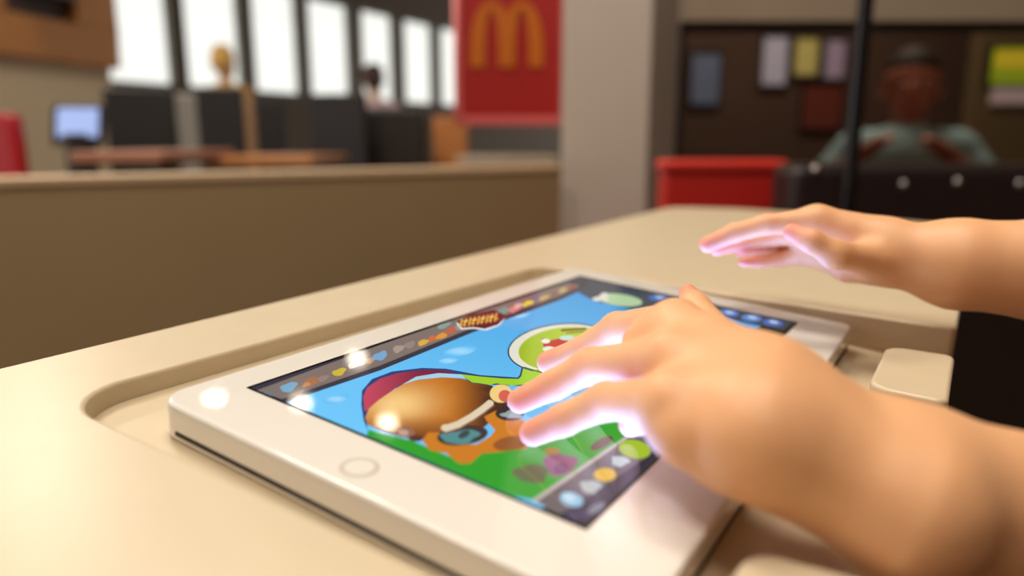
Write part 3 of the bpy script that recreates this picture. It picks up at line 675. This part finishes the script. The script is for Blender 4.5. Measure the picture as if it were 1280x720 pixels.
# people
def person(label, p, rz, H_, skin, shirt, hair, trousers, face=True, arms=None, vox=.011, lean=0, sit=False, hair_long=False, hz0=None, neck_=.205):
    r = thing('person', label, 'person', (p[0], p[1], 0)); fr = frame_at((p[0], p[1], 0), rz); s = H_/1.7
    f = lambda x, y, z: fr(x*s, y*s, z)
    if sit: hz = .50
    else: hz = .52*H_
    if hz0: hz = hz0
    shz = hz+.50*s; hd = shz+neck_*s
    c = [([(f(0, 0, hz), .13*s), (f(0, -.02-lean*.5, hz+.22*s), .125*s), (f(0, -.02-lean, shz-.06*s), .12*s)], .05*s),
         ([(f(-.16, -lean, shz-.03*s), .06*s), (f(.16, -lean, shz-.03*s), .06*s)], .03*s),
         ([(f(0, -lean, shz-.02*s), .055*s), (f(0, -.01-lean, hd-.08*s), .052*s)], .02*s),
         ([(f(0, -.03-lean, hd-.055*s), .066*s), (f(0, .0-lean, hd+.03*s), .092*s)], .04*s),
         ([(f(0, -.112-lean, hd-.02*s), .010*s), (f(0, -.10-lean, hd+.02*s), .008*s)], .01*s),
         ([(f(.092, 0-lean, hd-.01*s), .012*s), (f(.092, .0-lean, hd-.035*s), .010*s)], .01*s), ([(f(-.092, 0-lean, hd-.01*s), .012*s), (f(-.092, 0-lean, hd-.035*s), .010*s)], .01*s)]
    sl = []; tr = []
    for q, g in ((-1, arms[0]), (1, arms[1])):
        S = f(q*.185, -lean, shz-.05*s); E = f(*g[0][:2], g[0][2]); Wr = f(*g[1][:2], g[1][2]); d = (Wr-E)/np.linalg.norm(Wr-E)
        c.append(([(S, .046*s), (E, .036*s), (Wr, .024*s)], .015*s)); side = np.cross(d, V3(0, 0, 1)); side /= max(1e-6, np.linalg.norm(side))
        c.append(([(Wr, .026*s), (Wr+d*.07*s, .026*s)], .02*s))
        for k, ln_ in enumerate((.065, .075, .070, .055)):
            b0 = Wr+d*.08*s+side*(k-1.5)*.018*s; c.append(([(b0, .009*s), (b0+d*ln_*s*.6, .008*s), (b0+d*ln_*s+V3(0, 0, -.02*s), .007*s)], .004*s))
        c.append(([(Wr+d*.02*s, .011*s), (Wr+d*.06*s-side*q*.045*s, .009*s)], .004*s))
        sl.append(([(S, .062*s), (S+(E-S)*.75, .052*s)], .01))
        hp = f(q*.085, 0, hz-.02)
        if sit: kn = f(q*.10, -.40, hz+.0); an = f(q*.10, -.38, .07)
        else: kn = f(q*.09, -.01, .27*H_); an = f(q*.09, .01, .05*H_)
        c.append(([(hp, .078*s), (kn, .055*s), (an, .036*s)], .03*s)); c.append(([(an, .036*s), (an+(f(0, -.15, 0)-f(0, 0, 0))+V3(0, 0, -.03*s), .028*s)], .01))
        tr.append(([(hp, .094*s), (kn, .070*s), (an+V3(0, 0, .03), .055*s)], .03*s))
    lo, hi = bounds(c, .03); V, F = surface(limb_fn(c, .012*s), lo, hi, vox); raw_obj('body', V, F, skin, r)
    shell('shirt', [([(f(0, 0, hz+.04*s), .150*s), (f(0, -.02-lean*.5, hz+.22*s), .148*s), (f(0, -.02-lean, shz-.08*s), .140*s)], .05*s), ([(f(-.16, -lean, shz-.04*s), .072*s), (f(.16, -lean, shz-.04*s), .072*s)], .03)]+sl, .02*s, vox, shirt, r)
    shell('trousers', tr+[([(f(0, 0, hz-.02), .142*s), (f(0, 0, hz+.03*s), .146*s)], .03)], .02*s, vox, trousers, r)
    hc = [([(f(0, .008-lean, hd+.062*s), .090*s), (f(0, .03-lean, hd+.0*s), .086*s)], .03)]
    if hair_long: hc.append(([(f(0, .05-lean, hd), .08*s), (f(0, .06-lean, hd-.16*s), .06*s)], .03))
    shell('hair', hc, .02, vox, hair, r)
    for q in (-1, 1):
        e = MB(); e.lathe(f(q*.033, -.098-lean, hd+.012*s), [(.001, -.006*s), (.008*s, 0), (.001, .006*s)], n=10)
        e.build('eye', mat('eye_dark', (40, 28, 24), rough=.3), r)
    e2 = MB(); e2.box(-.022, .022, -.100-lean/1, -.088-lean, 0, .006, lambda x, y, z: f(x, y, hd-.058*s+z)); e2.build('lips', mat('lip', (170, 84, 76), rough=.5), r)
    return r
M_skin2 = mat('skin_rosy', (206, 132, 112), rough=.6); M_skin3 = mat('skin_light', (226, 186, 150), rough=.6)
# adult in teal behind the glass at the right
pq = G(1130, 177, 2.75)
person('adult in a pale teal shirt leaning over the counter behind the glass', (pq[0], pq[1]), -.45, 1.70, M_skin2, mat('teal_shirt', (160, 196, 204), rough=.9), mat('hair_dark', (40, 28, 22), rough=.7),
       mat('dark_trousers', (36, 34, 40), rough=.9), arms=(((-.30, -.14, .62), (-.14, -.32, .755)), ((.30, -.14, .62), (.12, -.34, .755))), lean=.08, sit=True, hz0=.315, neck_=.17)
# child with fair hair by the windows
pq2 = G(287, 177, 5.1)
person('small fair-haired child standing against the second window', (pq2[0], pq2[1]), 2.9, 1.42, M_skin3, mat('tan_shirt', (196, 152, 96), rough=.9), mat('hair_blond', (226, 178, 96), rough=.7),
       mat('jeans2', (52, 50, 60), rough=.9), arms=(((-.24, 0, .66), (-.22, -.06, .50)), ((.24, 0, .66), (.22, -.06, .50))), vox=.012)
pq3 = G(470, 177, 4.9)
person('dark-haired diner in a pale pink shirt in front of the fifth window', (pq3[0], pq3[1]), 3.3, 1.28, M_skin3, mat('pink_shirt', (206, 180, 186), rough=.9), mat('hair_dark2', (72, 44, 44), rough=.7),
       mat('jeans3', (52, 50, 60), rough=.9), arms=(((-.24, 0, .72), (-.22, -.06, .56)), ((.24, 0, .72), (.22, -.06, .56))), vox=.012)

# ================================================================== RIGHT SIDE: glass fronted nook
D1 = 2.05
a0 = G(846, 177, D1)[0]; a1 = 2.6
zt0 = G(1000, 26, D1)[2]
M_taupe = mat('beam_taupe', (178, 160, 138), rough=.6, noise=.03)
struct('wall_right', MB().box(a0, a1, D1, D1+.12, zt0, 2.9).box(a0, a1, D1, D1+.12, 0, CAMZ-.12), M_taupe)
w = MB(); t = .02; zlo = CAMZ-.12
w.box(a0, a0+t, D1+.02, D1+.08, zlo, zt0); w.box(a0+t, a1, D1+.02, D1+.08, zt0-t, zt0); w.box(a0+t, a1, D1+.02, D1+.08, zlo, zlo+t)
wo = w.build('window_10', mat('nook_frame', (36, 26, 20), rough=.5)); wo['kind'] = 'structure'
MB().box(a0+t, a1, D1+.047, D1+.053, zlo+t, zt0-t).build('pane', glass_mat('smoked_pane', (.72, .68, .64)), wo)
M_nook = mat('nook_dark_wall', (84, 62, 50), rough=.8, noise=.2, nscale=2)
struct('wall_nook', MB().box(a0-.1, 3.6, 4.3, 4.42, 0, 2.9), M_nook)
struct('wall_nook_side', MB().box(a0-.1, a0-.02, D1+.121, 4.3, 0, 2.9), M_nook)
def poster(label, u0, u1, v0, v1, d, m, name='wall_poster', cat='poster', extra=None):
    a, b = G(u0, v1, d), G(u1, v0, d); r = thing(name, label, cat, ((a[0]+b[0])/2, d, a[2]))
    MB().box(a[0], b[0], d-.02, d-.0005, a[2], b[2]).build('board', m, r)
    e = MB(); k = .012
    e.box(a[0]-k, a[0], d-.03, d-.0005, a[2]-k, b[2]+k); e.box(b[0], b[0]+k, d-.03, d-.0005, a[2]-k, b[2]+k); e.box(a[0], b[0], d-.03, d-.0005, b[2], b[2]+k); e.box(a[0], b[0], d-.03, d-.0005, a[2]-k, a[2])
    e.build('frame', M_chair, r); return r
poster('board painted as a hazy pale blue window reflection nearest the pillar, behind the glass', 862, 900, 66, 130, 4.3, mat('reflection_blue', (120, 138, 176), rough=.5))  # a window's reflection in the glass, painted as a framed board
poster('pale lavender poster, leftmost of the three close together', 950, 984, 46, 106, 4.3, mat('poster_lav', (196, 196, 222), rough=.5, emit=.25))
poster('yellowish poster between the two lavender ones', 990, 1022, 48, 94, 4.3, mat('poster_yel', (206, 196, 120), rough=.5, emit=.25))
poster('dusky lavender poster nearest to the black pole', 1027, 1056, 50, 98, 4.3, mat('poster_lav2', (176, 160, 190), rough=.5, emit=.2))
poster('dark red board below the three small posters', 1000, 1052, 106, 160, 4.3, mat('board_red', (120, 52, 40), rough=.6))
gs = poster('green and yellow lit sign at the right edge above a white strip', 1232, 1330, 60, 106, 4.0, mat('sign_green', (150, 176, 40), rough=.4, emit=.6), 'menu_sign', 'sign')
a, b = G(1240, 86, 4.0), G(1330, 64, 4.0); MB().box(a[0], b[0], 3.97, 3.979, a[2], b[2]).build('yellow_band', mat('sign_yellow', (214, 196, 50), rough=.4, emit=.6), gs)
a, b = G(1236, 130, 4.0), G(1330, 110, 4.0); MB().box(a[0], b[0], 3.975, 3.995, a[2], b[2]).build('white_strip', mat('sign_white', (206, 186, 190), rough=.4, emit=.3), gs)
struct('trim_1', MB().box(G(1212, 177, 4.0)[0], 3.2, 4.0, 4.1, 0, 2.9), mat('olive_wall', (122, 104, 74), rough=.8))
ct = thing('counter', 'dark counter behind the glass where the adult in teal leans', 'counter', (G(1160, 177, 2.36)[0], 2.36, 0))
xa, xb = G(1040, 177, 2.36)[0], G(1400, 177, 2.36)[0]
MB().box(xa, xb, 2.24, 2.48, .68, .72).build('counter_top', mat('counter_brown', (92, 64, 50), rough=.4), ct, bevel=.005)
MB().box(xa+.03, xb-.03, 2.25, 2.275, 0, .68).build('front_panel', M_nook, ct)
# red bench
rd = 1.30
ra, rb = G(833, 177, rd), G(986, 177, rd); rz = G(900, 200, rd)[2]
rbn = thing('red_bench', 'red padded bench between the pillar and the black pole', 'bench', ((ra[0]+rb[0])/2, rd+.1, 0))
MB().box(ra[0], rb[0], rd, rd+.07, .40, rz-.02).build('backrest', mat('bench_red', (186, 30, 22), rough=.5, noise=.05), rbn, bevel=.01)
MB().box(ra[0]-.004, rb[0]+.004, rd-.006, rd+.076, rz-.022, rz).build('top_roll', mat('bench_red_light', (206, 48, 36), rough=.4), rbn, bevel=.008)
MB().box(ra[0], rb[0], rd+.07, rd+.42, .36, .43).build('seat', mat('bench_red', (186, 30, 22)), rbn, bevel=.02)
MB().box(ra[0]+.02, rb[0]-.02, rd+.02, rd+.38, 0, .38).build('base', M_chair, rbn)
# dark bench
dd = 1.12
da, db = G(994, 177, dd), G(1500, 177, dd); dz = G(1100, 205, dd)[2]
M_lea = mat('leather_dark', (36, 24, 24), rough=.45, noise=.1)
db_ = thing('dark_bench', 'dark leather bench with shiny studs behind the far hand', 'bench', ((da[0]+db[0])/2, dd+.1, 0))
MB().box(da[0], db[0], dd, dd+.10, .0, dz).build('backrest', M_lea, db_, bevel=.02)
MB().box(rb[0]+.03+.12, db[0], dd+.101, dd+.42, 0, .46).build('seat', M_lea, db_, bevel=.02)
for u, v in ((1022, 212), (1132, 231), (1200, 228), (1278, 230)):
    p = G(u, v, dd-.004); s_ = MB()
    s_.lathe((0, 0, 0), [(.0005, .006), (.004, .005), (.007, .0015), (.0075, 0)], n=16)
    s_.v = [(p[0]+x, p[1]-z+.005, p[2]+y) for x, y, z in s_.v]; s_.build('stud', mat('stud_metal', (170, 160, 158), rough=.35, metal=1), db_, smooth=True)
# pole
pp = G(1066, 177, 1.04)
pole = thing('metal_pole', 'glossy black pole rising in front of the dark bench', 'pole', (pp[0], pp[1], 0))
MB().tube((pp[0], pp[1], .01), (pp[0], pp[1], 2.89), .0105, n=24).build('shaft', mat('pole_black', (14, 12, 18), rough=.14), pole, smooth=True)
MB().tube((pp[0], pp[1], 0), (pp[0], pp[1], .012), .045, n=28).build('base_plate', M_chair, pole, smooth=True)
MB().tube((pp[0], pp[1], 2.885), (pp[0], pp[1], 2.9), .04, n=28).build('top_plate', M_chair, pole, smooth=True)

# ================================================================== LIGHTS
def mirror_lamp(u, v, z, P, N):
    d = ray(u, v); X = on(u, v, P, N); r = d-2*(d@N)*N; return X+r*((z-X[2])/r[2])
spots = [mirror_lamp(268, 502, 2.88, TC, TN), mirror_lamp(376, 508, 2.88, TC, TN), mirror_lamp(484, 533, 2.88, TC, TN), mirror_lamp(446, 451, 2.88, TC, TN)]
print('LAMPS', [tuple(np.round(s, 2)) for s in spots])
lnames = ['round downlight reflected on the blank tablet corner', 'round downlight mirrored at the left screen edge', 'round downlight mirrored on the cartoon bun', 'round downlight mirrored in the icon bar']
for s, lb in zip(spots, lnames):
    L = thing('downlight', lb, 'lamp', (s[0], s[1], 2.86), 'ceiling downlights')
    MB().lathe((s[0], s[1], 2.86), [(.062, 0), (.066, .01), (.066, .039)], n=28).build('housing', M_chair, L, smooth=True)
    MB().tube((s[0], s[1], 2.853), (s[0], s[1], 2.861), .052, n=28).build('lens', mat('lamp_glow', (255, 238, 214), emit=34), L, smooth=True)
def area(name, loc, rot, sx, sy, e, colr):
    l = bpy.data.lights.new(name, 'AREA'); l.shape = 'RECTANGLE'; l.size = sx; l.size_y = sy; l.energy = e; l.color = colr
    o = bpy.data.objects.new(name, l); COL.objects.link(o); o.location = loc; o.rotation_euler = rot; return o
for (x, y, e) in ((-.9, 1.7, 35), (.15, .5, 25), (-2.6, 3.6, 50), (1.3, 3.1, 46), (-1.1, .1, 20), (-.3, -.8, 16)):  # panels added to light the room; the rearmost is front fill
    L = thing('added_panel_light', ('warm square ceiling panel ' + ('added behind the viewpoint as front fill' if y < 0 else 'added at the left of the viewpoint') if y < .2 else f'warm square ceiling panel {"added far over the booths" if y>3 else "added above the play table"} on the {"window" if x<0 else "nook"} side'), 'lamp', (x, y, 2.87))
    f_ = MB(); f_.box(x-.33, x+.33, y-.33, y+.33, 2.872, 2.899); f_.build('housing', M_chair, L)
    area('added_panel_lamp', (x, y, 2.868), (0, 0, 0), .6, .6, e, (1, .90, .77))
wld = bpy.data.worlds.new('daylight'); SC.world = wld; wld.use_nodes = True
bg = wld.node_tree.nodes['Background']; bg.inputs[0].default_value = (1, .985, .94, 1); bg.inputs[1].default_value = 1.15

vs = SC.view_settings; vs.view_transform = 'Standard'; vs.look = 'None'; vs.gamma = 1; vs.exposure = 0; vs.use_curve_mapping = False
